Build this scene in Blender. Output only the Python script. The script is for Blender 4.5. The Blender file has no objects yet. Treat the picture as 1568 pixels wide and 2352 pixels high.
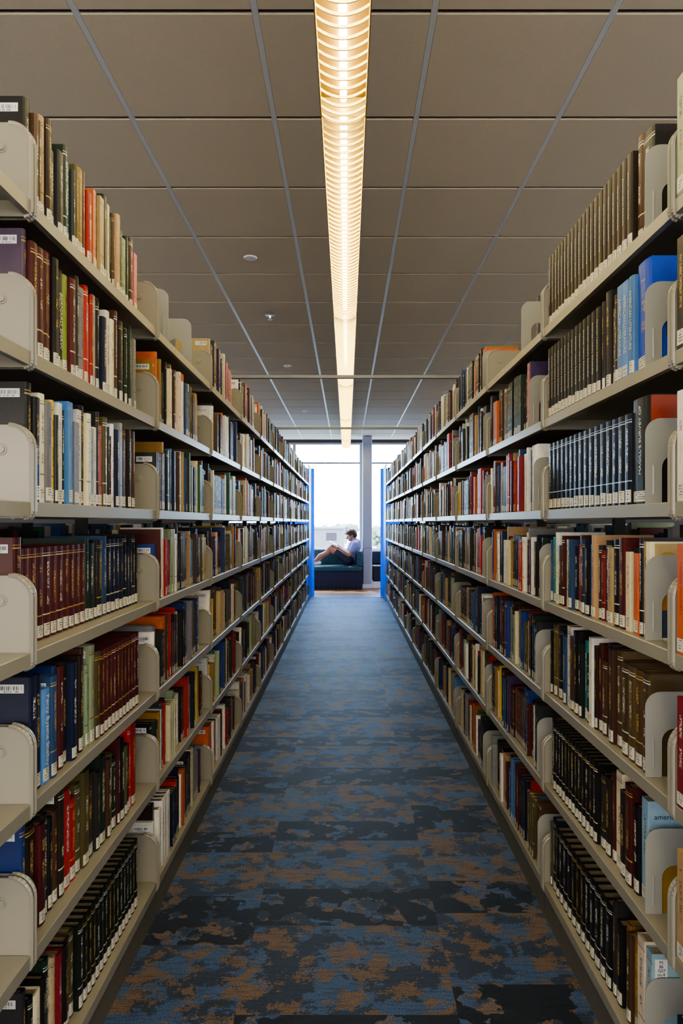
import bpy, bmesh, math, random
import numpy as np
from mathutils import Matrix, Vector
random.seed(7)
C = bpy.context.scene.collection
PI = math.pi
HC = 1.325; XL = -0.637; XR = 0.66; PITCH = 0.9125; Y0 = 1.385
def YB(n): return Y0 + PITCH*n
SB = [1.946-.3045*k for k in range(6)] + [.09]      # shelf undersides
LIP = .030
ZS = [z+LIP for z in SB]
ZC = 3.07
def lin(c):
    return tuple(((v/255)/12.92 if v/255 <= .04045 else ((v/255+.055)/1.055)**2.4) for v in c)
# ------------------------------------------------------------------ materials
def new_mat(name):
    m = bpy.data.materials.new(name); m.use_nodes = True
    nt = m.node_tree; b = nt.nodes['Principled BSDF']
    return m, nt, b
def simple(name, rgb, rough=.5, metal=0, noise=.06, scale=30, bump=0, bscale=200, emit=None, estr=0, spec=.5):
    m, nt, b = new_mat(name)
    N = nt.nodes; L = nt.links
    tc = N.new('ShaderNodeTexCoord'); nz = N.new('ShaderNodeTexNoise'); nz.inputs['Scale'].default_value = scale
    nz.inputs['Detail'].default_value = 4
    L.new(tc.outputs['Object'], nz.inputs['Vector'])
    r = N.new('ShaderNodeValToRGB'); c = lin(rgb)
    r.color_ramp.elements[0].position = .3; r.color_ramp.elements[1].position = .7
    r.color_ramp.elements[0].color = tuple(x*(1-noise) for x in c)+(1,)
    r.color_ramp.elements[1].color = tuple(min(1, x*(1+noise)) for x in c)+(1,)
    L.new(nz.outputs['Fac'], r.inputs['Fac']); L.new(r.outputs['Color'], b.inputs['Base Color'])
    b.inputs['Roughness'].default_value = rough; b.inputs['Metallic'].default_value = metal
    b.inputs['Specular IOR Level'].default_value = spec
    if bump:
        n2 = N.new('ShaderNodeTexNoise'); n2.inputs['Scale'].default_value = bscale
        L.new(tc.outputs['Object'], n2.inputs['Vector'])
        bp = N.new('ShaderNodeBump'); bp.inputs['Strength'].default_value = bump; bp.inputs['Distance'].default_value = .002
        L.new(n2.outputs['Fac'], bp.inputs['Height']); L.new(bp.outputs['Normal'], b.inputs['Normal'])
    if emit:
        b.inputs['Emission Color'].default_value = tuple(emit)+(1,); b.inputs['Emission Strength'].default_value = estr
    return m
class NM:
    def __init__(s, nt): s.nt = nt
    def m(s, op, *a):
        n = s.nt.nodes.new('ShaderNodeMath'); n.operation = op
        for i, v in enumerate(a):
            if isinstance(v, (int, float)): n.inputs[i].default_value = v
            else: s.nt.links.new(v, n.inputs[i])
        return n.outputs[0]
    def xyz(s, *a):
        n = s.nt.nodes.new('ShaderNodeCombineXYZ')
        for i, v in enumerate(a):
            if isinstance(v, (int, float)): n.inputs[i].default_value = v
            else: s.nt.links.new(v, n.inputs[i])
        return n.outputs[0]
    def wn(s, *a):
        n = s.nt.nodes.new('ShaderNodeTexWhiteNoise'); n.noise_dimensions = '3D'
        s.nt.links.new(s.xyz(*a), n.inputs['Vector']); return n.outputs['Value']
    def rng(s, x, a, b): return s.m('MULTIPLY', s.m('GREATER_THAN', x, a), s.m('LESS_THAN', x, b))
    def mul(s, *a):
        r = a[0]
        for x in a[1:]: r = s.m('MULTIPLY', r, x)
        return r
    def mix(s, f, a, b):
        n = s.nt.nodes.new('ShaderNodeMix'); n.data_type = 'RGBA'
        if isinstance(f, (int, float)): n.inputs[0].default_value = f
        else: s.nt.links.new(f, n.inputs[0])
        for i, v in ((6, a), (7, b)):
            if isinstance(v, tuple): n.inputs[i].default_value = v if len(v) == 4 else v+(1,)
            else: s.nt.links.new(v, n.inputs[i])
        return n.outputs[2]
    def noise(s, vec, scale, detail=3, rough=.5):
        n = s.nt.nodes.new('ShaderNodeTexNoise'); n.inputs['Scale'].default_value = scale
        n.inputs['Detail'].default_value = detail; n.inputs['Roughness'].default_value = rough
        s.nt.links.new(vec, n.inputs['Vector']); return n.outputs['Fac']
def book_material():
    m, nt, b = new_mat('printed_book_cloth'); q = NM(nt); N = nt.nodes; L = nt.links
    ac = N.new('ShaderNodeAttribute'); ac.attribute_name = 'Col'
    ai = N.new('ShaderNodeAttribute'); ai.attribute_name = 'Ink'
    u1 = N.new('ShaderNodeUVMap'); u1.uv_map = 'UVMap'; u2 = N.new('ShaderNodeUVMap'); u2.uv_map = 'Seed'
    s1 = N.new('ShaderNodeSeparateXYZ'); L.new(u1.outputs[0], s1.inputs[0]); u, v = s1.outputs[0], s1.outputs[1]
    s2 = N.new('ShaderNodeSeparateXYZ'); L.new(u2.outputs[0], s2.inputs[0]); sd, st = s2.outputs[0], s2.outputs[1]
    # lettering running along the spine
    cell = q.m('GREATER_THAN', q.wn(q.m('FLOOR', q.m('MULTIPLY', u, 8)), q.m('FLOOR', q.m('MULTIPLY', v, 110)), sd), .5)
    word = q.m('GREATER_THAN', q.wn(q.m('FLOOR', q.m('MULTIPLY', v, 11)), sd, 3.3), .3)
    title = q.mul(cell, word, q.rng(u, .34, .66), q.rng(v, .36, .84))
    isT = q.m('MAXIMUM', q.rng(st, .5, 1.5), q.rng(st, 2.5, 3.5))
    band = q.m('MAXIMUM', q.m('MAXIMUM', q.rng(v, .9, .912), q.rng(v, .255, .268)), q.rng(v, .93, .936))
    is3 = q.rng(st, 2.5, 3.5)
    tagc = q.mul(q.m('GREATER_THAN', q.wn(q.m('FLOOR', q.m('MULTIPLY', u, 9)), q.m('FLOOR', q.m('MULTIPLY', v, 5)), sd), .35),
                 q.m('LESS_THAN', q.m('FRACT', q.m('MULTIPLY', v, 5)), .5), q.rng(u, .18, .8), q.rng(v, .1, .92))
    is2 = q.rng(st, 1.5, 2.5)
    bar = q.mul(q.m('GREATER_THAN', q.wn(q.m('FLOOR', q.m('MULTIPLY', u, 46)), sd, 1.7), .45), q.rng(u, .06, .94), q.rng(v, .34, .8))
    num = q.mul(q.m('GREATER_THAN', q.wn(q.m('FLOOR', q.m('MULTIPLY', u, 30)), sd, 5.7), .4), q.rng(u, .2, .8), q.rng(v, .1, .24))
    is4 = q.rng(st, 3.5, 4.5)
    mask = q.m('MAXIMUM', q.m('MAXIMUM', q.mul(title, isT), q.mul(band, is3)),
               q.m('MAXIMUM', q.mul(tagc, is2), q.mul(q.m('MAXIMUM', bar, num), is4)))
    geo = N.new('ShaderNodeNewGeometry')
    nz = q.noise(geo.outputs['Position'], 60, 4)
    dark = q.mix(q.m('MULTIPLY', nz, .35), ac.outputs['Color'], (.02, .018, .015, 1))
    col = q.mix(q.m('MULTIPLY', mask, .75), dark, ai.outputs['Color'])
    L.new(col, b.inputs['Base Color'])
    b.inputs['Roughness'].default_value = .40; b.inputs['Specular IOR Level'].default_value = .4
    bp = N.new('ShaderNodeBump'); bp.inputs['Strength'].default_value = .25; bp.inputs['Distance'].default_value = .001
    L.new(q.noise(geo.outputs['Position'], 350, 2), bp.inputs['Height']); L.new(bp.outputs['Normal'], b.inputs['Normal'])
    return m
def carpet_material():
    m, nt, b = new_mat('patterned_carpet_tiles'); q = NM(nt); N = nt.nodes; L = nt.links
    geo = N.new('ShaderNodeNewGeometry'); sp = N.new('ShaderNodeSeparateXYZ'); L.new(geo.outputs['Position'], sp.inputs[0])
    x, y = sp.outputs[0], sp.outputs[1]
    cx = q.m('DIVIDE', q.m('ADD', x, .30), .60); ci = q.m('FLOOR', cx)
    off = q.m('MULTIPLY', q.wn(ci, 2.0, 9.1), .6)
    cy = q.m('DIVIDE', q.m('ADD', y, off), .60); cj = q.m('FLOOR', cy)
    fy = q.m('FRACT', cy)
    rnd = q.wn(ci, cj, 4.0)
    vec = q.xyz(q.m('ADD', x, q.m('MULTIPLY', rnd, 3.7)), q.m('MULTIPLY', q.m('ADD', y, q.m('MULTIPLY', rnd, 9.0)), 1.3), rnd)
    n1 = q.noise(vec, 9.5, 7, .62); n2 = q.noise(vec, 10, 4, .5); n3 = q.noise(vec, 6, 7, .66)
    fine = q.noise(q.xyz(x, y, 0.0), 340, 2)
    mid = q.noise(q.xyz(x, y, 3.0), 110, 3)
    strk = q.noise(q.xyz(q.m('MULTIPLY', x, .10), y, 0.0), 130, 2)
    base = q.mix(q.m('GREATER_THAN', n3, .50), lin((52, 66, 92))+(1,), lin((78, 108, 156))+(1,))
    tan = q.m('GREATER_THAN', q.m('ADD', n1, q.m('MULTIPLY', q.m('SUBTRACT', mid, .5), .28)), .525)
    c = q.mix(q.m('MULTIPLY', tan, .92), base, lin((142, 114, 84))+(1,))
    band = q.m('LESS_THAN', fy, q.m('ADD', .28, q.m('MULTIPLY', rnd, .2)))
    dk = q.mul(band, q.m('GREATER_THAN', n2, .45), q.m('GREATER_THAN', q.wn(cj, ci, 8.0), .28))
    c = q.mix(dk, c, lin((6, 11, 22))+(1,))
    c = q.mix(q.m('MULTIPLY', q.m('GREATER_THAN', strk, .55), .35), c, lin((28, 36, 54))+(1,))
    sp2 = q.m('MULTIPLY', q.m('SUBTRACT', fine, .36), 3.2)
    cl_ = q.m('MINIMUM', q.m('MAXIMUM', sp2, 0.0), 1.3)
    c = q.mix(cl_, q.mix(.82, c, (.003, .004, .008, 1)), c)
    L.new(c, b.inputs['Base Color']); b.inputs['Roughness'].default_value = .6
    b.inputs['Specular IOR Level'].default_value = .3
    b.inputs['Sheen Weight'].default_value = .14; b.inputs['Sheen Roughness'].default_value = .35
    b.inputs['Sheen Tint'].default_value = (.3, .6, 1, 1)  # blue tint paints the window's reflection into the carpet
    bp = N.new('ShaderNodeBump'); bp.inputs['Strength'].default_value = .45; bp.inputs['Distance'].default_value = .003
    L.new(fine, bp.inputs['Height']); L.new(bp.outputs['Normal'], b.inputs['Normal'])
    return m
def acrylic():
    m, nt, b = new_mat('bright_blue_acrylic'); N = nt.nodes; L = nt.links
    b.inputs['Base Color'].default_value = lin((0, 140, 225))+(1,); b.inputs['Roughness'].default_value = .35
    t = N.new('ShaderNodeBsdfTranslucent'); t.inputs['Color'].default_value = lin((0, 165, 240))+(1,)
    mx = N.new('ShaderNodeMixShader'); mx.inputs[0].default_value = .5
    L.new(b.outputs[0], mx.inputs[1]); L.new(t.outputs[0], mx.inputs[2]); L.new(mx.outputs[0], N['Material Output'].inputs['Surface'])
    return m
BOOK = book_material(); CARPET = carpet_material(); BLUE = acrylic()
STEEL = simple('cream_painted_steel', (138, 134, 123), .33, noise=.03, scale=6)
BKEND = simple('pale_grey_painted_steel', (146, 146, 142), .33, noise=.03, scale=6)
KICK = simple('grey_beige_steel', (92, 89, 80), .5, noise=.05)
POST = simple('dark_steel_post', (50, 50, 52), .5)
PAGE = simple('paper_page_edges', (172, 156, 126), .8, noise=.2, scale=260)
TILE = simple('mineral_fibre_tile', (194, 182, 164), .9, noise=.10, scale=320, bump=.35, bscale=420)
TEE = simple('white_ceiling_tee', (192, 196, 204), .4, noise=.02)
GAPM = simple('ceiling_reveal_shade', (52, 50, 50), .6)  # dark backing paints the shade in the reveals between tiles
ALU = simple('brushed_aluminium', (140, 144, 152), .35, metal=.3, noise=.04)
BAR = simple('dull_grey_bar', (120, 120, 120), .5, noise=.04)
HOUS = simple('warm_bronze_housing', (150, 128, 56), .4, metal=.3)
LOUV = simple('warm_louver_blade', (245, 228, 150), .35, noise=.01)
REFL = simple('gold_reflector', (112, 84, 18), .35, metal=.2, noise=.01)
TUBE = simple('fluorescent_tube', (255, 245, 225), .5, emit=(1, .88, .48), estr=42)
WALLM = simple('painted_wall', (150, 148, 142), .8, noise=.03, bump=.1)
WALLD = simple('shade_toned_wall', (60, 60, 62), .8, noise=.03, bump=.1)  # darkened tone stands in for shade seen through the shelf gaps
WOOD = simple('brown_wood_floor', (130, 98, 66), .4, noise=.3, scale=9)
COLM = simple('pale_grey_column', (150, 158, 172), .5, noise=.03)
WHITE = simple('white_paint', (214, 216, 220), .5, noise=.02)
TEAL = simple('teal_patterned_upholstery', (38, 76, 86), .8, noise=.5, scale=28, bump=.3)
NAVY = simple('navy_upholstery', (24, 30, 52), .7, noise=.15)
SKIN = simple('skin', (176, 124, 98), .5, noise=.05)
SHIRT = simple('lavender_shirt_cloth', (134, 138, 182), .8, noise=.08)
SHORTS = simple('charcoal_shorts_cloth', (46, 48, 60), .85, noise=.1)
HAIR = simple('dark_brown_hair', (66, 44, 32), .6, noise=.3, scale=120)
INKW = simple('white_print', (205, 202, 190), .5)
INKB = simple('black_print', (20, 20, 22), .5); INKN = simple('navy_print', (30, 50, 100), .5)
CHROME = simple('chrome', (190, 190, 195), .2, metal=.9)
LEAF = simple('haze_tinted_foliage', (138, 156, 146), .9, noise=.25, scale=2)  # distance haze is put into this pale leaf colour
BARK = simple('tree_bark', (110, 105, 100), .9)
CONC = simple('haze_tinted_concrete', (120, 128, 142), .9, noise=.05, scale=1)  # light blue-grey carries the haze over the far building
GRASS = simple('haze_tinted_ground', (140, 152, 148), .95, noise=.2, scale=.1)  # paled and greyed so the colour holds the outdoor haze
DGLASS = simple('dark_window_glass', (40, 52, 72), .2)
# ------------------------------------------------------------------ builders
def finish(me, name, mat, parent=None, loc=None, smooth=False):
    o = bpy.data.objects.new(name, me); C.objects.link(o)
    if mat is not None and not me.materials: me.materials.append(mat)
    if parent is not None: o.parent = parent
    if loc is not None: o.location = loc
    if smooth:
        me.polygons.foreach_set('use_smooth', [True]*len(me.polygons))
    return o
class MB:
    def __init__(s): s.v = []; s.f = []
    def box(s, a, b):
        (x0, y0, z0), (x1, y1, z1) = a, b; i = len(s.v)
        s.v += [(x0,y0,z0),(x1,y0,z0),(x1,y1,z0),(x0,y1,z0),(x0,y0,z1),(x1,y0,z1),(x1,y1,z1),(x0,y1,z1)]
        s.f += [[i+a for a in q] for q in ((3,2,1,0),(4,5,6,7),(0,1,5,4),(1,2,6,5),(2,3,7,6),(3,0,4,7))]
        return s
    def prism(s, poly, axis, a, b):
        n = len(poly); i = len(s.v)
        def P(p, t): return {'x': (t, p[0], p[1]), 'y': (p[0], t, p[1]), 'z': (p[0], p[1], t)}[axis]
        s.v += [P(p, a) for p in poly]+[P(p, b) for p in poly]
        s.f.append([i+k for k in range(n)]); s.f.append([i+n+k for k in reversed(range(n))])
        for k in range(n):
            l = (k+1) % n; s.f.append([i+l, i+k, i+n+k, i+n+l])
        return s
    def tube(s, p, q, r, r2=None, n=10):
        p = Vector(p); q = Vector(q); d = (q-p).normalized(); r2 = r if r2 is None else r2
        a = d.orthogonal().normalized(); b = d.cross(a); i = len(s.v)
        for c, rr in ((p, r), (q, r2)):
            for k in range(n):
                t = 2*PI*k/n; s.v.append(tuple(c+a*rr*math.cos(t)+b*rr*math.sin(t)))
        s.f.append([i+k for k in reversed(range(n))]); s.f.append([i+n+k for k in range(n)])
        for k in range(n):
            l = (k+1) % n; s.f.append([i+k, i+l, i+n+l, i+n+k])
        return s
    def build(s, name, mat, parent=None, loc=None, smooth=False, bevel=0):
        me = bpy.data.meshes.new(name); me.from_pydata(s.v, [], s.f)
        bm = bmesh.new(); bm.from_mesh(me); bmesh.ops.recalc_face_normals(bm, faces=bm.faces); bm.to_mesh(me); bm.free()
        o = finish(me, name, mat, parent, loc, smooth)
        if bevel:
            md = o.modifiers.new('bevel', 'BEVEL'); md.width = bevel; md.segments = 3; md.limit_method = 'ANGLE'
        return o
class BM2:     # mesh with colour, ink, uv and seed per face
    def __init__(s): s.v = []; s.f = []; s.col = []; s.ink = []; s.uv = []; s.sd = []
    def face(s, pts, col, ink=(1, 1, 1), uv=None, seed=0., style=0.):
        i = len(s.v); n = len(pts); s.v += pts; s.f.append(tuple(range(i, i+n)))
        s.col += [col+(1,)]*n; s.ink += [ink+(1,)]*n; s.uv += (uv or [(0, 0)]*n); s.sd += [(seed, style)]*n
    def mesh(s, name):
        me = bpy.data.meshes.new(name); me.from_pydata(s.v, [], s.f)
        a = me.color_attributes.new('Col', 'FLOAT_COLOR', 'CORNER'); a.data.foreach_set('color', np.array(s.col, dtype=np.float32).ravel())
        a = me.color_attributes.new('Ink', 'FLOAT_COLOR', 'CORNER'); a.data.foreach_set('color', np.array(s.ink, dtype=np.float32).ravel())
        a = me.uv_layers.new(name='UVMap'); a.data.foreach_set('uv', np.array(s.uv, dtype=np.float32).ravel())
        a = me.uv_layers.new(name='Seed'); a.data.foreach_set('uv', np.array(s.sd, dtype=np.float32).ravel())
        me.materials.append(BOOK); return me
def empty(name, loc=(0,0,0), rz=0):
    o = bpy.data.objects.new(name, None); C.objects.link(o); o.location = loc; o.rotation_euler = (0,0,rz); o.empty_display_size = .05
    return o
def tag(o, label=None, cat=None, group=None, kind=None):
    if label: o['label'] = label
    if cat: o['category'] = cat
    if group: o['group'] = group
    if kind: o['kind'] = kind
    return o
def struct(mb, name, mat, **k):
    o = mb.build(name, mat, **k); o['kind'] = 'structure'; return o
# ------------------------------------------------------------------ the setting
YW = 14.3; YBK = -3.0; XW = 8.0
struct(MB().box((-XW, YBK, -.1), (XW, 12.15, 0)), 'floor', CARPET)
struct(MB().box((-XW, 12.15, -.1), (XW, YW, -.001)), 'floor', WOOD)
# ceiling: tegular tiles below an exposed tee grid
tiles = MB(); GX0 = -.312; T = .61; GY0 = 2.32
nx0 = int(math.floor((-XW-GX0)/T)); ny0 = int(math.floor((YBK-GY0)/T))
g = .012
for i in range(nx0, int((XW-GX0)/T)+1):
    for j in range(ny0, int((YW-GY0)/T)+1):
        x0 = max(-XW, GX0+i*T+g); x1 = min(XW, GX0+(i+1)*T-g); y0 = max(YBK, GY0+j*T+.012); y1 = min(YW, GY0+(j+1)*T-.012)
        if x1-x0 < .05 or y1-y0 < .05: continue
        tiles.box((x0, y0, ZC-.010), (x1, y1, ZC+.002))
struct(tiles, 'ceiling', TILE)
struct(MB().box((-XW, YBK, ZC), (XW, YW, ZC+.05)), 'ceiling', GAPM)
tee = MB()
for i in range(nx0+1, int((XW-GX0)/T)+1):
    x = GX0+i*T; tee.box((x-.011, YBK, ZC-.010), (x+.011, YW, ZC))
struct(tee, 'trim_1', TEE)
for nme, a, b in (('wall_left', -XW-.1, -XW), ('wall_right', XW, XW+.1)):
    m = MB().box((a, YBK, 0), (b, YW, 1.75)).box((a, YBK, 2.95), (b, YW, 3.1))  # high side openings added to let sky light onto the ceiling
    for yy in (1, 6, 10.5): m.box((a, yy, 1.75), (b, yy+.5, 2.95))
    struct(m, nme, WALLD)
m = MB().box((-XW, YBK-.1, 0), (XW, YBK, .9)).box((-XW, YBK-.1, 2.75), (XW, YBK, 3.1)).box((-XW, YBK-.1, .9), (-4, YBK, 2.75)).box((4, YBK-.1, .9), (XW, YBK, 2.75))  # rear window opening added for sky fill from behind the camera
for xx in (-2, 0, 2): m.box((xx-.04, YBK-.1, .9), (xx+.04, YBK, 2.75))
struct(m, 'wall_near', WALLM)
struct(MB().box((-XW, YW, -.1), (XW, YW+.15, .74)).box((-XW, YW, 3.0), (XW, YW+.15, 3.12)).box((-XW, YW, .74), (-2.5, YW+.15, 3.0)).box((1.7, YW, .74), (XW, YW+.15, 3.0)), 'wall_far', WALLD)
for n, (a, b) in enumerate(((-2.5, -1.1), (-1.1, .3), (.3, 1.7))):
    w = MB()
    w.box((a, YW+.02, .74), (a+.03, YW+.1, 3.0)).box((b-.03, YW+.02, .74), (b, YW+.1, 3.0))
    w.box((a+.03, YW+.02, 2.555), (b-.03, YW+.1, 2.59)).box((a+.03, YW+.02, .74), (b-.03, YW+.1, .78)).box((a+.03, YW+.02, 2.96), (b-.03, YW+.1, 3.0))
    struct(w, 'window_%d' % (n+1), ALU)
struct(MB().box((-XW, YW-.06, .735), (XW, YW+.02, .765)), 'trim_2', WHITE)
# ------------------------------------------------------------------ shelving
ORD = ['first','second','third','fourth','fifth','sixth','seventh','eighth','ninth','tenth','eleventh','twelfth','thirteenth','fourteenth',
 'fifteenth','sixteenth','seventeenth','eighteenth','nineteenth','twentieth','twenty-first','twenty-second','twenty-third','twenty-fourth',
 'twenty-fifth','twenty-sixth','twenty-seventh','twenty-eighth','twenty-ninth','thirtieth','thirty-first','thirty-second','thirty-third','thirty-fourth',
 'thirty-fifth','thirty-sixth','thirty-seventh','thirty-eighth','thirty-ninth','fortieth']
DEP = .235
def shelf_mesh():
    poly = [(0, 0), (0, LIP-.002), (-.002, LIP), (-DEP, LIP), (-DEP, 0), (-DEP+.003, 0), (-DEP+.003, LIP-.003), (-.003, LIP-.003), (-.003, .003), (-.014, .003), (-.014, 0)]
    m = MB().prism(poly, 'y', .013, PITCH-.013)
    o = m.build('shelf', STEEL); me = o.data; bpy.data.objects.remove(o); return me
def bracket_mesh(shift):
    H = .189; r = .045; pts = []
    pts.append((-DEP, -.004)); 
    for k in range(5):
        t = -PI/2+PI/2*k/4; pts.append((-.012+.014*math.cos(t), -.004+.014+.014*math.sin(t)))
    for k in range(9):
        t = PI/2*k/8; pts.append((.002-r+r*math.cos(t), H-r-.004+r*math.sin(t)))
    pts.append((-DEP, H-.004))
    m = MB().prism(pts, 'y', -.0025, .0025)
    rim = pts[1:-1]
    for a, b in zip(rim[:-1], rim[1:]):
        m.tube((a[0]-.001, 0, a[1]), (b[0]-.001, 0, b[1]), .0048, n=6)
    for s in (-1, 1):
        for R, d in ((.0135, .0042), (.009, .0072)):
            m.tube((-.058, 0, .135), (-.058, s*d, .135), R, R*.8, n=20)
    o = m.build('end_bracket', STEEL, bevel=0); me = o.data; bpy.data.objects.remove(o); return me
SHM = shelf_mesh(); BRM = bracket_mesh(0)
def post_mesh():
    m = MB().box((-.018, -.012, 0), (.018, .012, 2.385)); 
    for z in np.arange(.12, 2.3, .05): m.box((-.0195, -.003, z), (.0195, .003, z+.02))
    o = m.build('upright_post', POST); me = o.data; bpy.data.objects.remove(o); return me
PM = post_mesh()
def link(me, name, parent, loc=(0,0,0), rz=0):
    o = bpy.data.objects.new(name, me); C.objects.link(o); o.parent = parent; o.location = loc; o.rotation_euler = (0,0,rz); return o
for side in ('left', 'right'):
    sg = 1 if side == 'left' else -1; XF = XL if side == 'left' else XR
    for s in range(0, 12):
        ya = YB(s-1)
        root = empty('shelving_unit', (XF, ya, 0))
        desc = 'nearest, cut off by the frame' if s == 0 else ('last before the blue end panel' if s == 11 else ORD[s]+' from the camera')
        tag(root, ('cream steel shelving section in the %s stack, %s' % (side, desc)), 'shelving unit', 'steel shelving sections lining the aisle')
        for k in range(7):
            z = SB[k]
            sh = link(SHM, 'shelf', root, (0, 0, z)) if sg == 1 else link(SHM, 'shelf', root, (0, PITCH, z), PI)
            for yy in (.0075, PITCH-.0075):
                link(BRM, 'end_bracket', sh, (0, yy, 0))
            link(SHM, 'shelf', root, (-.5*sg, PITCH if sg == 1 else 0, z), PI if sg == 1 else 0)
        link(PM, 'upright_post', root, (-.25*sg, PITCH-.013, 0))
        kb = MB().box((min(-.006*sg, -.494*sg), .001, 0), (max(-.006*sg, -.494*sg), PITCH-.001, .09))
        kb.build('kick_plate', KICK, root)
    # blue acrylic end cladding: a return along the aisle face and the end sheet
    er = empty('end_panel', (XF, YB(11), 0))
    tag(er, 'tall bright blue end panel closing the %s stack by the window' % side, 'end panel')
    a, b = sorted((-.008*sg, .004*sg)); MB().box((a, .012, 0), (b, PITCH-.002, 2.30)).build('side_sheet', BLUE, er)
    a, b = sorted((.050*sg, -.53*sg)); MB().box((a, PITCH, 0), (b, PITCH+.02, 2.30)).build('end_sheet', BLUE, er)
    a, b = sorted((-.492*sg, -.504*sg)); MB().box((a, .012, 0), (b, PITCH-.002, 2.30)).build('side_sheet', BLUE, er)
for n, lab in ((4, 'nearer thin grey tie bar spanning the aisle above the shelves'), (7, 'farther thin grey tie bar spanning the aisle just before the window')):
    y = YB(n); 
    b = MB().box((XL-.25, y-.02, 2.387), (XR+.25, y+.02, 2.408)); o = b.build('tie_bar', BAR); tag(o, lab, 'tie bar', 'tie bars across the aisle')
# ------------------------------------------------------------------ books
PAL = {'black':(22,22,25),'charcoal':(46,46,50),'brown':(80,54,38),'dark brown':(44,30,25),'tan':(180,150,106),'cream':(226,214,180),'white':(238,234,226),
 'maroon':(84,26,29),'red':(180,38,32),'crimson':(134,24,42),'orange':(200,96,46),'pink':(206,108,118),'mauve':(76,60,80),'teal':(22,124,130),
 'green':(32,104,64),'dark green':(26,48,39),'olive':(90,82,46),'lime':(150,176,70),'pale green':(150,170,136),'navy':(20,31,64),'blue':(30,58,124),
 'light blue':(84,138,206),'grey':(136,138,142),'yellow':(228,192,56),'gold':(160,120,46),'purple':(66,50,94),'bright blue':(16,72,190),'ice blue':(140,172,192),'steel blue':(44,74,118),
 'blackish green':(19,29,26),'blue-black':(14,25,46),'golden brown':(88,66,34)}
DARKS = ('black','charcoal','brown','dark brown','maroon','navy','dark green','olive','crimson','red','blue','purple','mauve','green','teal','steel blue','gold','bright blue','blackish green','blue-black','golden brown')
PGC = lin((172, 155, 122)); TAGC = lin((226, 222, 206)); BLK = lin((25, 25, 28))
ARC = [(-.5,-.0045),(-.36,-.0015),(-.15,0),(.15,0),(.36,-.0015),(.5,-.0045)]
ARCF = [(-.5,-.001),(-.46,0),(-.15,0),(.15,0),(.46,0),(.5,-.001)]
def ink_for(c):
    if c == 'blue-black': return lin((178, 200, 228))
    if c in DARKS: return lin(random.choice([(225,218,195),(190,160,84),(190,160,84),(220,220,220)]))
    return lin(random.choice([(30,30,34),(120,30,30),(30,50,110)]))
def vary(c): 
    r = lin(c); k = random.uniform(.7, 1.14); g_ = .2126*r[0]+.7152*r[1]+.0722*r[2]
    return tuple(min(1, (x*.93+g_*.07)*k*random.uniform(.94, 1.06)) for x in r)
def cover_mesh(t, H, D, col, ink, seed, style, arc):
    m = BM2(); b = .0024; sp = [(x, y*t) for y, x in arc]
    outer = [(-D, -t/2)]+sp+[(-D, t/2)]; n = len(outer)
    for i in range(n-1):
        (xa, ya), (xb, yb) = outer[i], outer[i+1]
        P = [(xa,ya,0),(xb,yb,0),(xb,yb,H),(xa,ya,H)]
        if 1 <= i < n-2:
            ua, ub = ya/t+.5, yb/t+.5; m.face(P, col, ink, [(ua,0),(ub,0),(ub,1),(ua,1)], seed, style)
        else: m.face(P, col)
    inner = [(-D, t/2-b), (-.007, t/2-b), (-.007, -t/2+b), (-D, -t/2+b)]
    for i in range(3):
        (xa, ya), (xb, yb) = inner[i], inner[i+1]; m.face([(xa,ya,0),(xb,yb,0),(xb,yb,H),(xa,ya,H)], col)
    for sgn in (-1, 1):
        ya, yb = (sgn*(t/2-b)), sgn*t/2
        m.face([(-D,ya,0),(-D,yb,0),(-D,yb,H),(-D,ya,H)], col)
    for z in (0, H):
        m.face([(-D,-t/2,z),(sp[0][0],-t/2,z),(-.007,-t/2+b,z),(-D,-t/2+b,z)], col)
        m.face([(-D,t/2,z),(sp[-1][0],t/2,z),(-.007,t/2-b,z),(-D,t/2-b,z)], col)
        m.face([(x, y, z) for x, y in sp]+[(-.007,t/2-b,z),(-.007,-t/2+b,z)], col)
    return m.mesh('cover')
def strip_mesh(name, t, z0, z1, w, arc, col, ink, seed, style):
    m = BM2(); e = .0006
    def X(f):
        for (a, xa), (b, xb) in zip(arc[:-1], arc[1:]):
            if a <= f <= b: return xa+(xb-xa)*(f-a)/(b-a)+e
        return e
    fs = [-w/2, -w*.3, -w*.1, w*.1, w*.3, w/2]
    for a, b in zip(fs[:-1], fs[1:]):
        m.face([(X(a),a*t,z0),(X(b),b*t,z0),(X(b),b*t,z1),(X(a),a*t,z1)], col, ink, [(a/w+.5,0),(b/w+.5,0),(b/w+.5,1),(a/w+.5,1)], seed, style)
    return m.mesh(name)
def text_mesh(txt, size, advance, up, origin, mat, name, parent, maxlen=None):
    cu = bpy.data.curves.new('t', 'FONT'); cu.body = txt; cu.size = size; cu.align_x = 'CENTER'; cu.align_y = 'CENTER'; cu.extrude = .0002
    o = bpy.data.objects.new('t', cu); C.objects.link(o); bpy.context.view_layer.update()
    me = bpy.data.meshes.new_from_object(o.evaluated_get(bpy.context.evaluated_depsgraph_get()))
    bpy.data.objects.remove(o)
    a = Vector(advance); u = Vector(up); n = a.cross(u); k = 1
    if maxlen:
        L = max(v.co.x for v in me.vertices)-min(v.co.x for v in me.vertices); k = min(1, maxlen/L) if L > 0 else 1
    M = Matrix.Translation(origin) @ Matrix((a*k, u, n)).transposed().to_4x4()
    me.transform(M); me.materials.clear(); me.materials.append(mat); me.name = name
    o = bpy.data.objects.new(name, me); C.objects.link(o); o.parent = parent; return o
SHN = ['top shelf','second shelf from top','third shelf from top','fourth shelf from top','third shelf from bottom','second shelf from bottom','bottom shelf']
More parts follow.
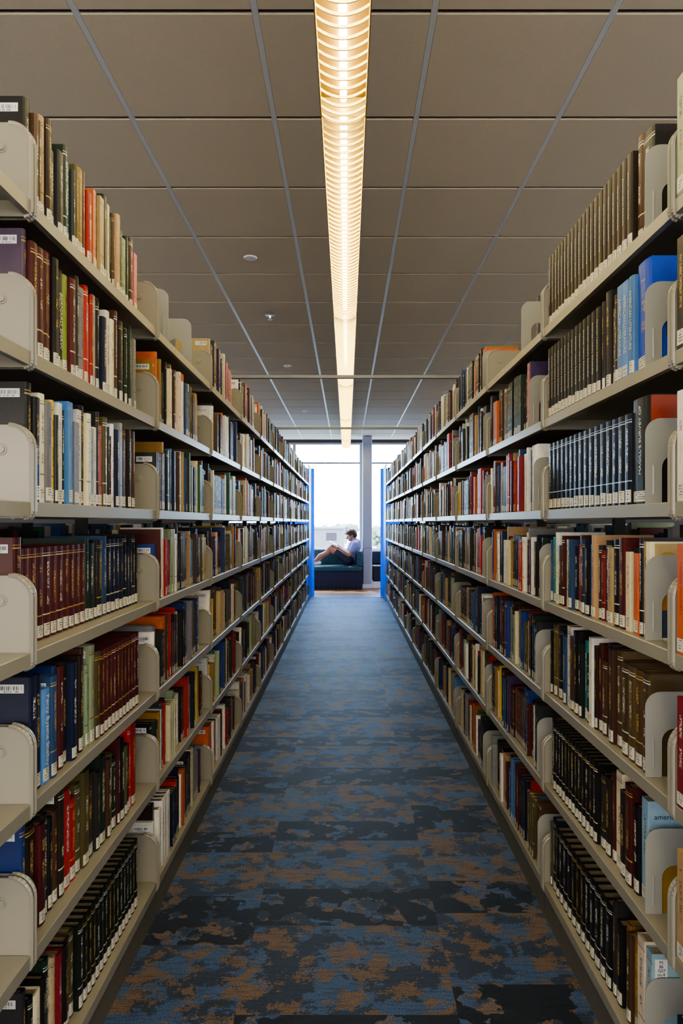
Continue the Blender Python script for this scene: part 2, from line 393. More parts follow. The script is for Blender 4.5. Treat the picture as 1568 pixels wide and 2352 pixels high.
def book(side, k, y, t, H, D, back, cname, style, paper=False, label=None, group=None, spec=None, barcode=False, tagged=True):
    sg = 1 if side == 'left' else -1; XF = XL if sg == 1 else XR
    root = empty('book', (XF-back*sg, y, ZS[k]+.0002), 0 if sg == 1 else PI)
    tag(root, label, 'book', group)
    arc = ARCF if paper else ARC
    seed = random.uniform(0, 90)
    col = vary(PAL[cname]); ink = ink_for(cname)
    finish(cover_mesh(t, H, D, col, ink, seed, 0 if (spec and 'txt' in spec) else style, arc), 'cover', None, root)
    p = .0005 if paper else .004
    MB().box((-D+p, -t/2+.0026, .003), (-.0075, t/2-.0026, H-p-.001)).build('page_block', PAGE, root)
    if tagged:
        finish(strip_mesh('call_number_tag', t, .006, .006+random.uniform(.024, .03), .9, arc, TAGC, BLK, seed, 2), 'call_number_tag', None, root)
    near = -1 if sg == 1 else 1      # local side that faces the camera
    if barcode:
        m = BM2(); yy = near*(t/2+.0004); x0, x1 = (-.068, -.014); zz0, zz1 = H-.032, H-.014
        m.face([(x0,yy,zz0),(x1,yy,zz0),(x1,yy,zz1),(x0,yy,zz1)], lin((225,226,228)), BLK, [(0,0),(1,0),(1,1),(0,1)], seed, 4)
        finish(m.mesh('barcode_label'), 'barcode_label', None, root)
    if spec and 'txt' in spec:
        up = spec.get('up', False); mat = spec.get('mat', INKW); sz = spec.get('size', t*.62)
        adv, u = ((0,0,1), (0,-1,0)) if up else ((0,0,-1), (0,1,0))
        text_mesh(spec['txt'], sz, adv, u, (.0008, 0, H*spec.get('pos', .56)), mat, 'spine_title', root, H*spec.get('len', .62))
    if spec and 'num' in spec:
        text_mesh(spec['num'], t*.6, (0,1,0), (0,0,1), (.0008, 0, H*.42), INKW, 'volume_number', root)
    if spec and 'cover' in spec: spec['cover'](root, t, H, D)
    return root
# front-cover artwork on covers that face the camera at the near end of the right shelves (local +y face)
def yface(m, x0, x1, z0, z1, t, col, e=.0004, ell=False):
    yy = t/2+e
    if ell:
        cx, cz, rx, rz = (x0+x1)/2, (z0+z1)/2, (x1-x0)/2, (z1-z0)/2
        m.face([(cx+rx*math.cos(a), yy, cz+rz*math.sin(a)) for a in [2*PI*i/20 for i in range(20)]], lin(col))
    else: m.face([(x0,yy,z0),(x1,yy,z0),(x1,yy,z1),(x0,yy,z1)], lin(col))
def cv_portrait(root, t, H, D):
    m = BM2(); x0 = -.096; x1 = -.036
    yface(m, x0, x1, .07, .15, t, (60,62,66))
    yface(m, x0+.005, x1-.005, .0705, .092, t, (28,28,32), .0006)
    yface(m, -.075, -.057, .088, .1, t, (190,186,180), .0008); yface(m, -.080, -.052, .095, .134, t, (205,198,190), .001, True)
    yface(m, -.081, -.051, .119, .140, t, (40,36,34), .0012, True)
    finish(m.mesh('cover_portrait'), 'cover_portrait', None, root)
    text_mesh('A', .03, (-1,0,0), (0,0,1), (-.026, t/2+.0005, H-.085), INKW, 'cover_title', root, .1)
def cv_landscape(root, t, H, D):
    m = BM2(); yface(m, -D+.004, -.01, .004, H*.3, t, (54,66,96)); yface(m, -D+.004, -.01, H*.3, H*.55, t, (166,118,56)); yface(m, -D+.004, -.01, H*.55, H-.004, t, (195,168,120))
    yface(m, -.06, -.02, H*.78, H*.9, t, (180,150,66), .0008, True)
    finish(m.mesh('cover_picture'), 'cover_picture', None, root)
def cv_red_top(root, t, H, D):
    m = BM2(); yface(m, -D+.004, -.004, H*.62, H-.002, t, (150,58,36)); finish(m.mesh('cover_panel'), 'cover_panel', None, root)
def cv_american(root, t, H, D):
    text_mesh('american', .017, (-1,0,0), (0,0,1), (-.045, t/2+.0005, H-.036), INKN, 'cover_title', root, .1)
def cv_tag77(root, t, H, D):
    m = BM2(); yface(m, -.034, -.006, H-.062, H-.012, t, (232,232,226)); finish(m.mesh('call_number_sticker'), 'call_number_sticker', None, root)
    for i, s in enumerate(('PS', '86', '.G57', 'no.4', '1977')):
        text_mesh(s, .0095, (-1,0,0), (0,0,1), (-.02, t/2+.0007, H-.019-.009*i), INKN, 'call_number', root, .024)
# sequences near -> far for the left stack, far -> near for the right (as they read in the photo, left to right)
def S(s):
    out = []
    for tok in s.split(','):
        tok = tok.strip(); p = tok.split('*'); out.append((p[0], int(p[1]) if len(p) > 1 else 1))
    return out
LEFT = [
 ('black,brown*2,tan,dark brown,charcoal*2,dark green,teal,charcoal,olive,gold,maroon,red,orange,black,tan,black,cream,white,dark green,brown,tan,black,olive,pale green,dark green,maroon,brown,pink', .012),
 ('mauve,maroon*3,crimson,black,charcoal,black,lime,maroon,dark brown,green,grey,red,white,red,cream,black,brown,navy,white,cream,brown,pink,charcoal,tan,dark green,black,dark green,black,grey', .015),
 ('black,black,cream,grey,yellow,charcoal,white,black,light blue*2,grey,white,black,cream,grey,white,charcoal,pink,olive,black,maroon,white,navy,grey,orange,purple,brown,dark brown,charcoal,brown', .012),
 ('maroon*11,dark green*2,black,charcoal,steel blue,navy*4,black,navy*2,charcoal,black', .045),
 ('navy,navy,light blue,steel blue,blue,maroon,dark brown,navy,red,dark brown,maroon,pale green*2,olive,maroon*11', .012),
 ('blue,dark brown,maroon,dark green,black,brown,dark brown,red*2,olive*2,brown,charcoal,dark green,brown,olive,dark green,maroon,black,olive,dark brown,red*2', .018),
 ('charcoal,black,cream,black,dark green,cream,tan,crimson,black,brown,olive,blackish green*16', .02)]
RIGHT = [
 ('dark brown*21,brown,black', .012),
 ('black*14,charcoal*2,brown,dark brown,light blue*3,bright blue', .010),
 ('blue-black*16,black', .012),
 ('steel blue,teal,white,brown,maroon,cream,blue,steel blue,navy,red,maroon,navy,black,light blue,tan,charcoal,crimson,dark green,tan,black,maroon,cream,black,orange,black,tan,cream', .012),
 ('black,olive,navy,charcoal,steel blue,white,brown,black*2,teal,black,white,dark brown,maroon,brown,dark brown,brown,golden brown,brown,golden brown*4', .014),
 ('dark brown,black*13,charcoal,dark brown,maroon,cream,dark brown,maroon,black,ice blue,gold', .014),
 ('olive,navy,black*12,charcoal,black,gold,brown,gold,cream,ice blue', .016)]
HGT = {'left': [.205,.235,.225,.21,.225,.225,.215], 'right': [.225,.225,.225,.205,.22,.225,.225]}
for side, seqs in (('left', LEFT), ('right', RIGHT)):
    for k, (s, back) in enumerate(seqs):
        items = []
        for cn, n in S(s):
            ser = n >= 3; t0 = random.uniform(.024, .03); h0 = HGT[side][k]*random.uniform(.95, 1.06)
            for i in range(n):
                if ser: items.append((cn, t0*random.uniform(.93, 1.07), h0, True, i))
                else: items.append((cn, random.uniform(.015, .034), HGT[side][k]*random.uniform(.88, 1.14), False, i))
        room = .735 if side == 'left' else .755
        if k == 3 and side == 'left': room = .83
        if k == 6 and side == 'left': room = .75
        if k == 2 and side == 'right': items[-1] = ('black', .062, .245, False, 0)
        if k == 1 and side == 'right': items[-1] = ('bright blue', .062, .25, False, 0)
        if k == 0 and side == 'right': items[-1] = ('black', .055, .24, False, 0)
        tot = sum(i[1] for i in items)+.0006*len(items)
        f = room/tot
        L = len(items); pos = 0
        for idx, (cn, t, H, ser, si) in enumerate(items):
            t *= f; H = min(H, .252)
            if side == 'left':
                if idx == 0: H = HGT['left'][k]*1.1
                y = Y0+.018+pos+t/2; o_near = idx; 
            else:
                y = YB(1)-.018-pos-t/2; o_near = L-1-idx
            pos += t+.0006*f
            spec = None
            if side == 'left' and k == 1 and idx == 7: spec = {'txt': 'BERNARD SHAW', 'mat': INKW, 'len': .8, 'pos': .5}
            if side == 'left' and k == 4 and idx == 2: spec = {'txt': 'Percy Bysshe Shelley', 'mat': INKW, 'len': .75}
            if side == 'left' and k == 4 and idx == 4: spec = {'txt': 'Percy Bysshe Shelley', 'mat': INKW, 'len': .75}
            style = 3 if (ser or random.random() < .35) else 1
            if side == 'right':
                if k in (0, 1) and ser: style = 0
                if k == 1 and idx < 14: spec = {'txt': 'American Literary Scholarship', 'mat': INKW, 'len': .62, 'size': t*.36}
                if k == 0 and idx < 21: spec = {'txt': 'American Literary Scholarship', 'mat': INKW, 'len': .55, 'size': t*.3}
                if k == 1 and 18 <= idx <= 20: spec = {'txt': 'AMERICAN LITERATURE', 'mat': INKW, 'len': .6}
                if k == 1 and idx == 21: spec = {'cover': cv_portrait}
                if k == 2 and idx == 16: spec = {'txt': "MAGILL'S SURVEY OF", 'mat': INKW, 'len': .68, 'up': True, 'cover': cv_red_top, 'size': .017, 'pos': .6}
                if k == 2 and 10 <= idx <= 15: spec = {'num': str(idx-9)}
                if k == 3 and idx == L-1: spec = {'cover': cv_landscape}
                if k == 5 and idx == L-2: spec = {'cover': cv_american}; H = .235
                if k == 5 and idx == L-1: H = .17
                if k == 6 and idx == L-1: spec = {'cover': cv_tag77}; H = .24
            size = 'tall ' if H > HGT[side][k]*1.07 else ('short ' if H < HGT[side][k]*.93 else '')
            if not size: size = 'thick ' if t > .029 else ('slim ' if t < .019 else '')
            paper = (cn in ('white','cream','light blue','yellow','pink','grey','orange','tan','ice blue') and random.random() < .7)
            label = '%s%s %s, %s from the near end, %s, %s stack' % (size, cn, 'paperback' if paper else 'hardback', ORD[o_near], SHN[k], side)
            grp = 'books on the %s, %s stack' % (SHN[k], side)
            D = random.uniform(.145, .17) if not ser else .158
            bk = back+(0 if ser else random.uniform(0, .014)); 
            if back > .04 and not ser: bk = back
            book(side, k, y, t, H, D, bk, cn, style, paper, label, grp, spec,
                 barcode=(side == 'left' and (idx == 0 or random.random() < .12)))
for k, cols in enumerate((('pale green',), ('charcoal', 'grey'), ('white',), ('orange', 'brown'), ('crimson',), ('tan',), ('navy',))):
    p = YB(0)-.018
    for i, cn in enumerate(cols):
        t = .03; 
        book('right', k, p-t/2, t, .22 if k != 0 else .235, .155, .001, cn, 1, True, '%s book cut by the right frame edge, %s, before the nearest bracket' % (cn, SHN[k]), 'books at the right frame edge'); p -= t+.001
# all farther books as one object (well past 300)
st = BM2()
MIX = ['black','charcoal','brown','dark brown','tan','cream','white','maroon','red','crimson','orange','pink','teal','green','dark green','olive','pale green','navy','blue','light blue','grey','yellow','gold','purple','steel blue']
WGT = [14,8,7,8,6,10,13,10,6,4,4,1,1,2,6,5,2,9,4,2,6,1,3,2,5]
def far_book(side, k, y, t, H, D, back, cn, full=True, barcode=False):
    sg = 1 if side == 'left' else -1; XF = (XL if sg == 1 else XR)-back*sg; z = ZS[k]
    col = vary(PAL[cn]); ink = ink_for(cn); seed = random.uniform(0, 90); style = random.choice((1, 3, 1))
    def P(lx, ly, lz): return (XF+lx*sg, y+ly*sg, z+lz)
    h = t/2; e = .003
    m = st
    if not full:
        m.face([P(0,-h,0),P(0,h,0),P(0,h,H),P(0,-h,H)], col); m.face([P(-D,-h,0),P(-D,h,0),P(-D,h,H),P(-D,-h,H)], PGC)
        m.face([P(-D,-h,H),P(0,-h,H),P(0,h,H),P(-D,h,H)], PGC); m.face([P(-D,-h,0),P(0,-h,0),P(0,-h,H),P(-D,-h,H)], col); m.face([P(-D,h,0),P(0,h,0),P(0,h,H),P(-D,h,H)], col); return
    ya = [(-h,-e),(-h*.6,0),(h*.6,0),(h,-e)]
    for (y0, x0), (y1, x1) in zip(ya[:-1], ya[1:]):
        m.face([P(x0,y0,0),P(x1,y1,0),P(x1,y1,H),P(x0,y0,H)], col, ink, [(y0/t+.5,0),(y1/t+.5,0),(y1/t+.5,1),(y0/t+.5,1)], seed, style)
    m.face([P(-D,-h,0),P(-e,-h,0),P(-e,-h,H),P(-D,-h,H)], col); m.face([P(-D,h,0),P(-e,h,0),P(-e,h,H),P(-D,h,H)], col)
    m.face([P(-D,-h,0),P(-D,h,0),P(-D,h,H),P(-D,-h,H)], PGC)
    m.face([P(-D,-h,H),P(-e,-h,H),P(-e,-h+.0025,H),P(-D,-h+.0025,H)], col); m.face([P(-D,h,H),P(-e,h,H),P(-e,h-.0025,H),P(-D,h-.0025,H)], col)
    m.face([P(-.006,-h+.0025,H),P(0,-h*.6,H),P(0,h*.6,H),P(-.006,h-.0025,H)], col)
    m.face([P(-D,-h+.0025,H-.003),P(-.006,-h+.0025,H-.003),P(-.006,h-.0025,H-.003),P(-D,h-.0025,H-.003)], PGC)
    m.face([P(-.006,-h+.0025,H-.003),P(-.006,h-.0025,H-.003),P(-.006,h-.0025,H),P(-.006,-h+.0025,H)], col)
    tz = random.uniform(.026, .034)
    m.face([P(.0006,-h*.6,.006),P(.0006,h*.6,.006),P(.0006,h*.6,tz),P(.0006,-h*.6,tz)], TAGC, BLK, [(0,0),(1,0),(1,1),(0,1)], seed, 2)
    if barcode:
        yy = -h-.0005
        m.face([P(-.068,yy,H-.032),P(-.014,yy,H-.032),P(-.014,yy,H-.014),P(-.068,yy,H-.014)], lin((225,226,228)), BLK, [(0,0),(1,0),(1,1),(0,1)], seed, 4)
EMPTY = {('left', 2, 0), ('right', 2, 0)}
bookend_spots = []
for side in ('left', 'right'):
    for s in range(2, 12):
        for k in range(7):
            if (side, s, k) in EMPTY: continue
            fill = random.uniform(.68, .84); pos = 0; ya = YB(s-1); run = 0; cn = None; first = True
            while pos < fill:
                if run <= 0:
                    cn = random.choices(MIX, WGT)[0]; run = random.choice([1,1,1,1,1,1,2,2,3,6 if cn in ('black','maroon','dark brown','dark green','navy','brown') else 1])
                    t0 = random.uniform(.012, .032); h0 = random.uniform(.185, .245); b0 = random.uniform(.006, .03)
                run -= 1; t = t0; H = h0
                yy = ya+.018+pos+t/2 if side == 'left' else ya+PITCH-.018-pos-t/2
                far_book(side, k, yy, t, H, random.uniform(.14, .17), b0, cn, True, side == 'left' and (first or random.random() < .08))
                first = False; pos += t+.0008
            if side == 'right': bookend_spots.append((s, k, ya+PITCH-.018-pos-.004))
    for s in range(1, 12):  # unseen back-side books, put in to block light through the stacks
        for k in range(7):
            pos = 0
            while pos < .8:
                t = random.uniform(.02, .045); cn = random.choices(MIX, WGT)[0]
                far_book(side, k, YB(s-1)+.02+pos+t/2, t, random.uniform(.22, .262), .15, .335, cn, False); pos += t+.0008
so = finish(st.mesh('distant_books'), 'distant_books', None)
tag(so, 'hundreds of small far-off books filling both stacks beyond the nearest full sections', 'books', None, 'stuff')
# ------------------------------------------------------------------ bookends
def bookend_mesh(H=.19, W=.13):
    r = .035; pts = []
    pts += [(0, 0)]
    for i in range(7): t = PI/2*i/6; pts.append((-r+r*math.cos(t), H-r+r*math.sin(t)))
    for i in range(7): t = PI/2+PI/2*i/6; pts.append((-W+r+r*math.cos(t), H-r+r*math.sin(t)))
    pts += [(-W, 0), (-W*.5-.028, 0)]
    for i in range(11): t = PI-PI*i/10; pts.append((-W*.5+.028*math.cos(t), H*.42+.028*math.sin(t)))
    pts += [(-W*.5+.028, 0)]
    m = MB().prism(pts, 'y', -.0008, .0008)
    m.box((-W*.5-.026, -.09, 0), (-W*.5+.026, 0, .0012))
    for x in (-.018, ): m.tube((x, .0, .02), (x, .0, H*.45), .0028, n=8)
    o = m.build('bookend', BKEND); me = o.data; bpy.data.objects.remove(o); return me
BEM = bookend_mesh()
def bookend(side, k, y, label, back=.004, mesh=None):
    sg = 1 if side == 'left' else -1; XF = XL if sg == 1 else XR
    o = bpy.data.objects.new('bookend', mesh or BEM); C.objects.link(o)
    o.location = (XF-back*sg, y, ZS[k]+.0003); 
    if sg == -1: o.scale = (-1, 1, 1)
    tag(o, label, 'bookend', 'metal bookends on the shelves')
    return o
YE = YB(1)-.018-.755-.002
BL = ['behind it a black book', 'over the bright blue portrait cover', 'beside the black survey volume', 'over the tan picture cover', 'against the golden brown volumes', 'against the short gold book', 'over the pale blue cover']
for k in range(7):
    bookend('right', k, YE-.003, 'pale arched bookend, right stack nearest full section, %s' % BL[k])
for s, k, y in bookend_spots:
    if s <= 5: bookend('right', k, y, 'pale arched bookend, %s, %s section of the right stack' % (SHN[k], ORD[s-1]))
bookend('left', 0, YB(1)+.16, 'nearer of two bookends on the empty top shelf of the left stack')
bookend('left', 0, YB(1)+.52, 'farther of two bookends on the empty top shelf of the left stack')
bookend('right', 0, YB(1)+.3, 'lone bookend on the empty top shelf of the right stack')
# ------------------------------------------------------------------ ceiling lights
def luminaire(x, ya, yb, label):
    W = .085; root = empty('linear_ceiling_light', (x, ya, 2.83)); tag(root, label, 'ceiling light', 'suspended linear ceiling lights')
    L = yb-ya
    h = MB()
    h.box((-W, 0, .075), (W, L, .08)).box((-W, 0, 0), (-W+.004, L, .075)).box((W-.004, 0, 0), (W, L, .075))
    h.build('housing', HOUS, root)
    r = MB().box((-W+.005, .002, .068), (W-.005, L-.002, .073)); r.build('reflector', REFL, root)
    m = MB(); n = int(L/.048); N = 8
    for j in range(n+1):
        y = .004+j*(L-.008)/n
        pts = []
        for i in range(N+1):
            f = -1+2*i/N; pts.append(((W-.005)*f, -.030*(1-f*f)))
        top = [(p[0], p[1]+.010) for p in reversed(pts)]
        m.prism(pts+top, 'y', y-.0022, y+.0022)
    m.build('louver', LOUV, root)
    tb = MB().tube((0, .03, .045), (0, L-.03, .045), .012, n=12); tb.build('lamp_tube', TUBE, root)
    e = MB().box((-W-.001, L-.002, -.002), (W+.001, L+.001, .081)); e.build('end_cap', HOUS, root)
    for yy in (.3, L-.3):
        MB().tube((0, yy, .08), (0, yy, ZC-.010-2.83), .0015, n=6).build('suspension_cable', CHROME, root)
segs = [-2.35, .09, 2.53, 4.97, 7.41, 9.85, 12.29, 13.65]
nm = ['behind the camera', 'overhead at the top of the frame', 'brightest long louver run overhead', 'beyond the sprinkler cover', 'above the tie bar', 'beyond the tie bars', 'farthest, ending at the window']
for i in range(7): luminaire(-.012, segs[i]+.002, segs[i+1]-.002, 'warm louvered linear light over the aisle, %s segment, %s' % (ORD[i], nm[i]))
for xx, w in ((-1.85, 'left'), (1.85, 'right')):  # unseen fixtures beyond the stacks, added for ambient light
    for i, (a, b) in enumerate(((.09, 4.9), (5.0, 9.8), (9.9, 13.6))):
        luminaire(xx, a, b, 'added unseen louvered light over the next aisle on the %s, %s of three' % (w, ORD[i]))
# ceiling sprinklers
def disc(x, y, lab, head=False):
    root = empty('sprinkler', (x, y, ZC-.010)); tag(root, lab, 'sprinkler', 'sprinklers in the ceiling')
    MB().tube((0,0,0), (0,0,-.008), .045, .040, n=28).build('cover_plate', CHROME if head else WHITE, root)
    if head:
        m = MB().tube((0,0,-.008), (0,0,-.03), .012, .007, n=12); m.build('nozzle', CHROME, root)
        MB().tube((0,0,-.040), (0,0,-.042), .02, .02, n=16).tube((.008,0,-.006), (.004,0,-.041), .0015, n=6).tube((-.008,0,-.006), (-.004,0,-.041), .0015, n=6).build('deflector', CHROME, root)
disc(-.63, 4.47, 'nearest round white sprinkler cover flush in the ceiling tile')
disc(-.64, 5.70, 'chrome sprinkler head hanging from the ceiling tile', True)
disc(-.656, 7.56, 'round white sprinkler cover, just nearer than the tie bar crossing')
disc(-.655, 10.6, 'farthest small round sprinkler cover in the ceiling')
# ------------------------------------------------------------------ window end: sofa, column, bench
sf = empty('sofa', (-.68, 13.45, 0)); tag(sf, 'teal patterned window sofa on a dark navy base', 'sofa')
bs = MB().box((-1.0, .02, 0), (.98, .72, .36)); bs.build('base', NAVY, sf, bevel=.01)
gr = MB()
for i in range(24): gr.box((-.9+i*.078, .008, .02), (-.885+i*.078, .02, .14))
gr.box((-.95, .008, .075), (.95, .02, .085)).build('vent_grille', POST, sf)
for a, b in ((-1.0, -.02), (-.01, .98)):
    MB().box((a, 0, .36), (b, .55, .46)).build('seat_cushion', TEAL, sf, bevel=.03)
    MB().box((a, .55, .36), (b, .74, .78)).build('back_cushion', TEAL, sf, bevel=.04)
MB().box((.88, .0, .461), (.99, .55, .76)).build('armrest', TEAL, sf, bevel=.03)
cl = empty('column', (.412, 13.75, 0)); tag(cl, 'pale grey square column standing beside the sofa at the window', 'column'); 
MB().box((-.095, -.1, 0.0), (.095, .1, ZC-.010)).build('shaft', COLM, cl, bevel=.03)
MB().box((-.1, -.108, .0), (.1, .108, .09)).build('base_collar', WHITE, cl, bevel=.01)
MB().box((-.1, -.105, .80), (.1, .105, .83)).build('collar_band', ALU, cl, bevel=.005)
bn = empty('bench', (1.1, 13.9, 0)); tag(bn, 'dark navy bench on a white plinth right of the column', 'bench')
MB().box((-.58, -.2, 0), (.6, .3, .14)).build('plinth', WHITE, bn, bevel=.01)
MB().box((-.58, -.22, .14), (.6, .3, .46)).build('seat', NAVY, bn, bevel=.03); MB().box((-.58, .16, .46), (.6, .3, .74)).build('back', NAVY, bn, bevel=.03)
# ------------------------------------------------------------------ person
def blob(name, chains, mat, parent=None, voxel=.006, ells=(), smooth=6):
    bm = bmesh.new()
    def sph(c, r, sc=(1,1,1), rot=0):
        M = Matrix.Translation(c) @ Matrix.Rotation(rot, 4, 'Y') @ Matrix.Diagonal((r*sc[0], r*sc[1], r*sc[2], 1))
        bmesh.ops.create_icosphere(bm, subdivisions=2, radius=1, matrix=M)
    for ch in chains:
        for (p, r), (q, s) in zip(ch[:-1], ch[1:]):
            p = Vector(p); q = Vector(q); n = max(2, int((q-p).length/(min(r, s)*.3)))
            for i in range(n+1): f = i/n; sph(p.lerp(q, f), r+(s-r)*f)
    for e in ells: sph(*e)
    me = bpy.data.meshes.new(name); bm.to_mesh(me); bm.free()
    o = finish(me, name, mat); 
    md = o.modifiers.new('r', 'REMESH'); md.mode = 'VOXEL'; md.voxel_size = voxel
    s = o.modifiers.new('s', 'SMOOTH'); s.iterations = smooth; s.factor = .5
    bpy.context.view_layer.update()
    me2 = bpy.data.meshes.new_from_object(o.evaluated_get(bpy.context.evaluated_depsgraph_get()))
    bpy.data.objects.remove(o); me2.name = name
    if not me2.materials: me2.materials.append(mat)
    me2.polygons.foreach_set('use_smooth', [True]*len(me2.polygons))
    o = bpy.data.objects.new(name, me2); C.objects.link(o)
    if parent: o.parent = parent
    return o
pr = empty('person', (0, 13.74, .46)); 
tag(pr, 'person in lavender shirt and dark shorts reading on the sofa, knees drawn up', 'person')
Zb = .46
def w(x, y, z): return (x, y, z-Zb)
torso = [[(w(.06,0,.585), .125), (w(.10,0,.70), .115), (w(.15,0,.84), .12), (w(.175,0,.92), .09)],
         [(w(.165,-.14,.905), .055), (w(.175,0,.93), .07), (w(.165,.14,.905), .055)]]
legs = []
for s, kx, kz, ax in ((-1, -.34, .80, -.66), (1, -.30, .825, -.60)):
    legs.append([(w(.03, s*.085, .57), .088), (w(-.15, s*.10, .69), .072), (w(kx, s*.11, kz), .054), (w(kx-.06, s*.11, kz-.09), .056), (w((kx+ax)/2-.03, s*.105, .66), .048), (w(ax+.02, s*.1, .545), .034)])
    legs.append([(w(ax+.05, s*.1, .505), .034), (w(ax-.06, s*.1, .500), .034), (w(ax-.14, s*.1, .49), .028)])
arms = []
for s, el, wr in ((-1, (.06, -.22, .69), (-.13, -.13, .80)), (1, (.03, .22, .70), (-.13, .12, .82))):
    arms.append([(w(.165, s*.165, .90), .05), (w(*el), .038), (w((el[0]+wr[0])/2, (el[1]+wr[1])/2, (el[2]+wr[2])/2), .034), (w(*wr), .025)])
    px, py, pz = wr
    arms.append([(w(px, py, pz), .026), (w(px-.045, py, pz+.025), .030)])
    for i in range(4):
        ln = (.030, .036, .033, .025)[i]; oy = (i-1.5)*.017
        b = (px-.065, py+oy, pz+.03)
        arms.append([(w(*b), .0085), (w(b[0]-ln, b[1], b[2]+.008), .0082), (w(b[0]-ln*1.5, b[1]-s*.004, b[2]+.03), .0075)])
    arms.append([(w(px-.03, py-s*.02, pz+.03), .010), (w(px-.055, py-s*.025, pz+.058), .0085), (w(px-.075, py-s*.03, pz+.07), .008)])
hp = Vector((.125, 0, 1.03)); ha = math.radians(-24); HR = Matrix.Rotation(ha, 3, 'Y')
def hw(x, y, z): 
    v = hp+HR@(Vector((x, y, z))-hp); return (v.x, v.y, v.z-Zb)
head_ells = [(hw(.115,0,1.09), .1, (.96,.76,.93), ha), (hw(.075,0,1.04), .07, (.85,.8,1.05), .3+ha), (hw(.035,0,1.0), .028, (1,1.1,.9), ha),
             (hw(.004,0,1.055), .016, (1,.8,1.5), .5+ha), (hw(.022,0,1.085), .02, (1,2.2,.7), ha), (hw(.018,0,1.022), .015, (.8,1.6,.5), ha),
             (hw(.125,-.08,1.065), .022, (.7,.4,1.2), ha), (hw(.125,.08,1.065), .022, (.7,.4,1.2), ha)]
neck = [[(w(.17,0,.94), .062), (w(.13,0,1.02), .052)]]
blob('body', torso+legs+arms+neck, SKIN, pr, .0055, head_ells)
blob('hair', [], HAIR, pr, .006, [(hw(.132,0,1.115), .106, (.98,.86,.93), ha), (hw(.165,0,1.075), .085, (.85,.98,1.05), ha), (hw(.085,0,1.155), .055, (1.35,1.35,.75), -.3+ha)], 3)
sh = [[(w(.07,0,.60), .142), (w(.105,0,.70), .135), (w(.155,0,.84), .138), (w(.18,0,.915), .10)], [(w(.165,-.15,.905), .066), (w(.18,0,.935), .078), (w(.165,.15,.905), .066)]]
for s, el in ((-1, (.06, -.22, .69)), (1, (.03, .22, .70))):
    a = Vector((.165, s*.165, .90)); b = Vector(el); q = a.lerp(b, .62); sh.append([(w(*a), .064), (w(*q), .056)])
blob('shirt', sh, SHIRT, pr, .007, (), 4)
st_ = [[(w(.05,-.04,.59), .125), (w(.05,.04,.59), .125)]]
for s, kx, kz in ((-1, -.34, .80), (1, -.30, .825)):
    a = Vector((.03, s*.085, .575)); b = Vector((kx, s*.11, kz)); q = a.lerp(b, .62); st_.append([(w(*a), .102), (w(*q), .082)])
blob('shorts', st_, SHORTS, pr, .007, (), 4)
for s in (-1, 1):
    blob('eye', [], INKB, pr, .003, [(hw(.018, s*.032, 1.068), .008, (.6,1.4,.7), ha)], 1)
    ax = -.66 if s < 0 else -.60
    blob('shoe', [[(w(ax+.05, s*.1, .505), .042), (w(ax-.07, s*.1, .500), .042), (w(ax-.15, s*.1, .495), .034)]], WHITE, pr, .006, (), 4)
ob = empty('open_book', (-.275, 13.74, .905)); tag(ob, 'open white-paged book held in the hands of the reader', 'book')
ob.rotation_euler = (0, math.radians(28), 0)
pg = MB()
for s in (-1, 1):
    prof = [(0, 0), (s*.05, .012), (s*.10, .008), (s*.13, .0), (s*.13, -.006), (0, -.008)]
    pg.prism([(p[0], p[1]) for p in prof], 'x', -.09, .09)
pg.build('pages', simple('white_open_pages', (245, 244, 238), .8), ob)
MB().box((-.095, -.135, -.012), (.095, .135, -.0085)).build('cover', NAVY, ob)
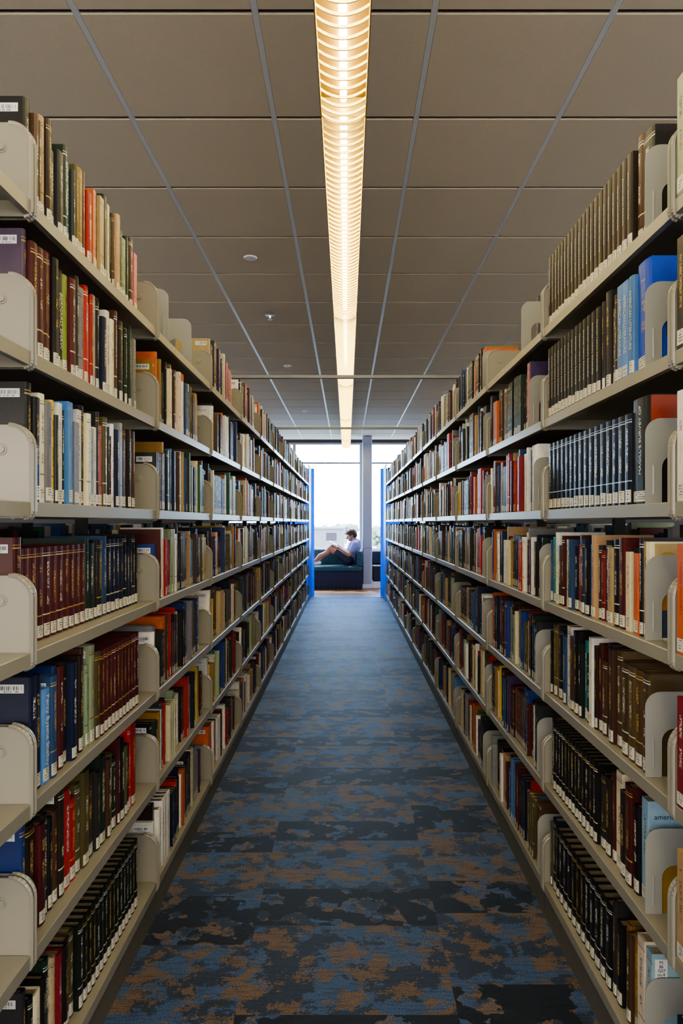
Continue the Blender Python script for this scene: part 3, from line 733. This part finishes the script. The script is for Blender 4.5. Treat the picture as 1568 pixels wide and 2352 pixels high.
# ------------------------------------------------------------------ outside the window
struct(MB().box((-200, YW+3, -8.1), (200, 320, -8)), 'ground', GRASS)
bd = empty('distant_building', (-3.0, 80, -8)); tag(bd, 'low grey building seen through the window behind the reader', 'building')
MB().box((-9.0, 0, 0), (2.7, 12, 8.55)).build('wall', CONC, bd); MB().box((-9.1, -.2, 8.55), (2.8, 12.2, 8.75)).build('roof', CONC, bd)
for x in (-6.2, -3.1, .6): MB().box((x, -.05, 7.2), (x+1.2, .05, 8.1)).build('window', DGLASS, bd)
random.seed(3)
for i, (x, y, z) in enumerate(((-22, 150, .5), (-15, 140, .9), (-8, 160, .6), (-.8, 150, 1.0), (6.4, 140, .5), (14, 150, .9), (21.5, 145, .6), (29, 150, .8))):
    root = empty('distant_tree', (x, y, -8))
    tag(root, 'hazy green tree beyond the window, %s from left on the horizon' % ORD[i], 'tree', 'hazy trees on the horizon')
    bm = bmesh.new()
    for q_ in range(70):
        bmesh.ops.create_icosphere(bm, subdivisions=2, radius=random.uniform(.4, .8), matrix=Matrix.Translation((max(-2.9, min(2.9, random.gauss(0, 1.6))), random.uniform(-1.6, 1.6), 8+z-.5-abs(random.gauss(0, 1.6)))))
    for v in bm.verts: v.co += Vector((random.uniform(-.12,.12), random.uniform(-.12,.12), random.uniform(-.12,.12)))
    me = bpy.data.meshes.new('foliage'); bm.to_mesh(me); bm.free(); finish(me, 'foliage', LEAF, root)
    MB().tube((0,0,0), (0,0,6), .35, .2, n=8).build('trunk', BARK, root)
# ------------------------------------------------------------------ light
wd = bpy.data.worlds.new('sky'); bpy.context.scene.world = wd; wd.use_nodes = True
nt = wd.node_tree; bg = nt.nodes['Background']; q = NM(nt)
tc = nt.nodes.new('ShaderNodeTexCoord'); sp = nt.nodes.new('ShaderNodeSeparateXYZ'); nt.links.new(tc.outputs['Generated'], sp.inputs[0])
rp = nt.nodes.new('ShaderNodeValToRGB'); nt.links.new(sp.outputs[2], rp.inputs[0])
rp.color_ramp.elements[0].position = .0; rp.color_ramp.elements[0].color = (.56, .79, 1, 1)
rp.color_ramp.elements[1].position = .5; rp.color_ramp.elements[1].color = (.22, .48, 1, 1)
# the sky is a little warmer and greyer behind the camera, away from the bright window side
f = q.m('MULTIPLY', q.m('ADD', sp.outputs[1], 1.0), .5)
f = q.m('POWER', q.m('MAXIMUM', q.m('MINIMUM', f, 1.0), 0.0), 1.7)
col = q.mix(f, (.32, .29, .25, 1), rp.outputs[0])
nt.links.new(col, bg.inputs['Color']); bg.inputs['Strength'].default_value = 14.0
su = bpy.data.lights.new('sun', 'SUN'); su.energy = 6; su.angle = .02; su.color = (1, .93, .82)
so_ = bpy.data.objects.new('sun', su); C.objects.link(so_)
so_.rotation_euler = Vector((.15, -.55, -1)).to_track_quat('-Z', 'Y').to_euler()
vs = bpy.context.scene.view_settings
vs.exposure = 0.95
try: vs.look = 'AgX - Medium High Contrast'
except Exception as e: print(e)
# ------------------------------------------------------------------ camera
cd = bpy.data.cameras.new('camera'); cam = bpy.data.objects.new('camera', cd); C.objects.link(cam)
cd.sensor_fit = 'VERTICAL'; cd.sensor_height = 36; cd.sensor_width = 24; cd.lens = 24; cd.clip_start = .02; cd.clip_end = 500
cam.location = (0, 0, HC); cam.rotation_euler = (PI/2, 0, 0)
cd.shift_x = -12/2352; cd.shift_y = 24/2352
bpy.context.scene.camera = cam
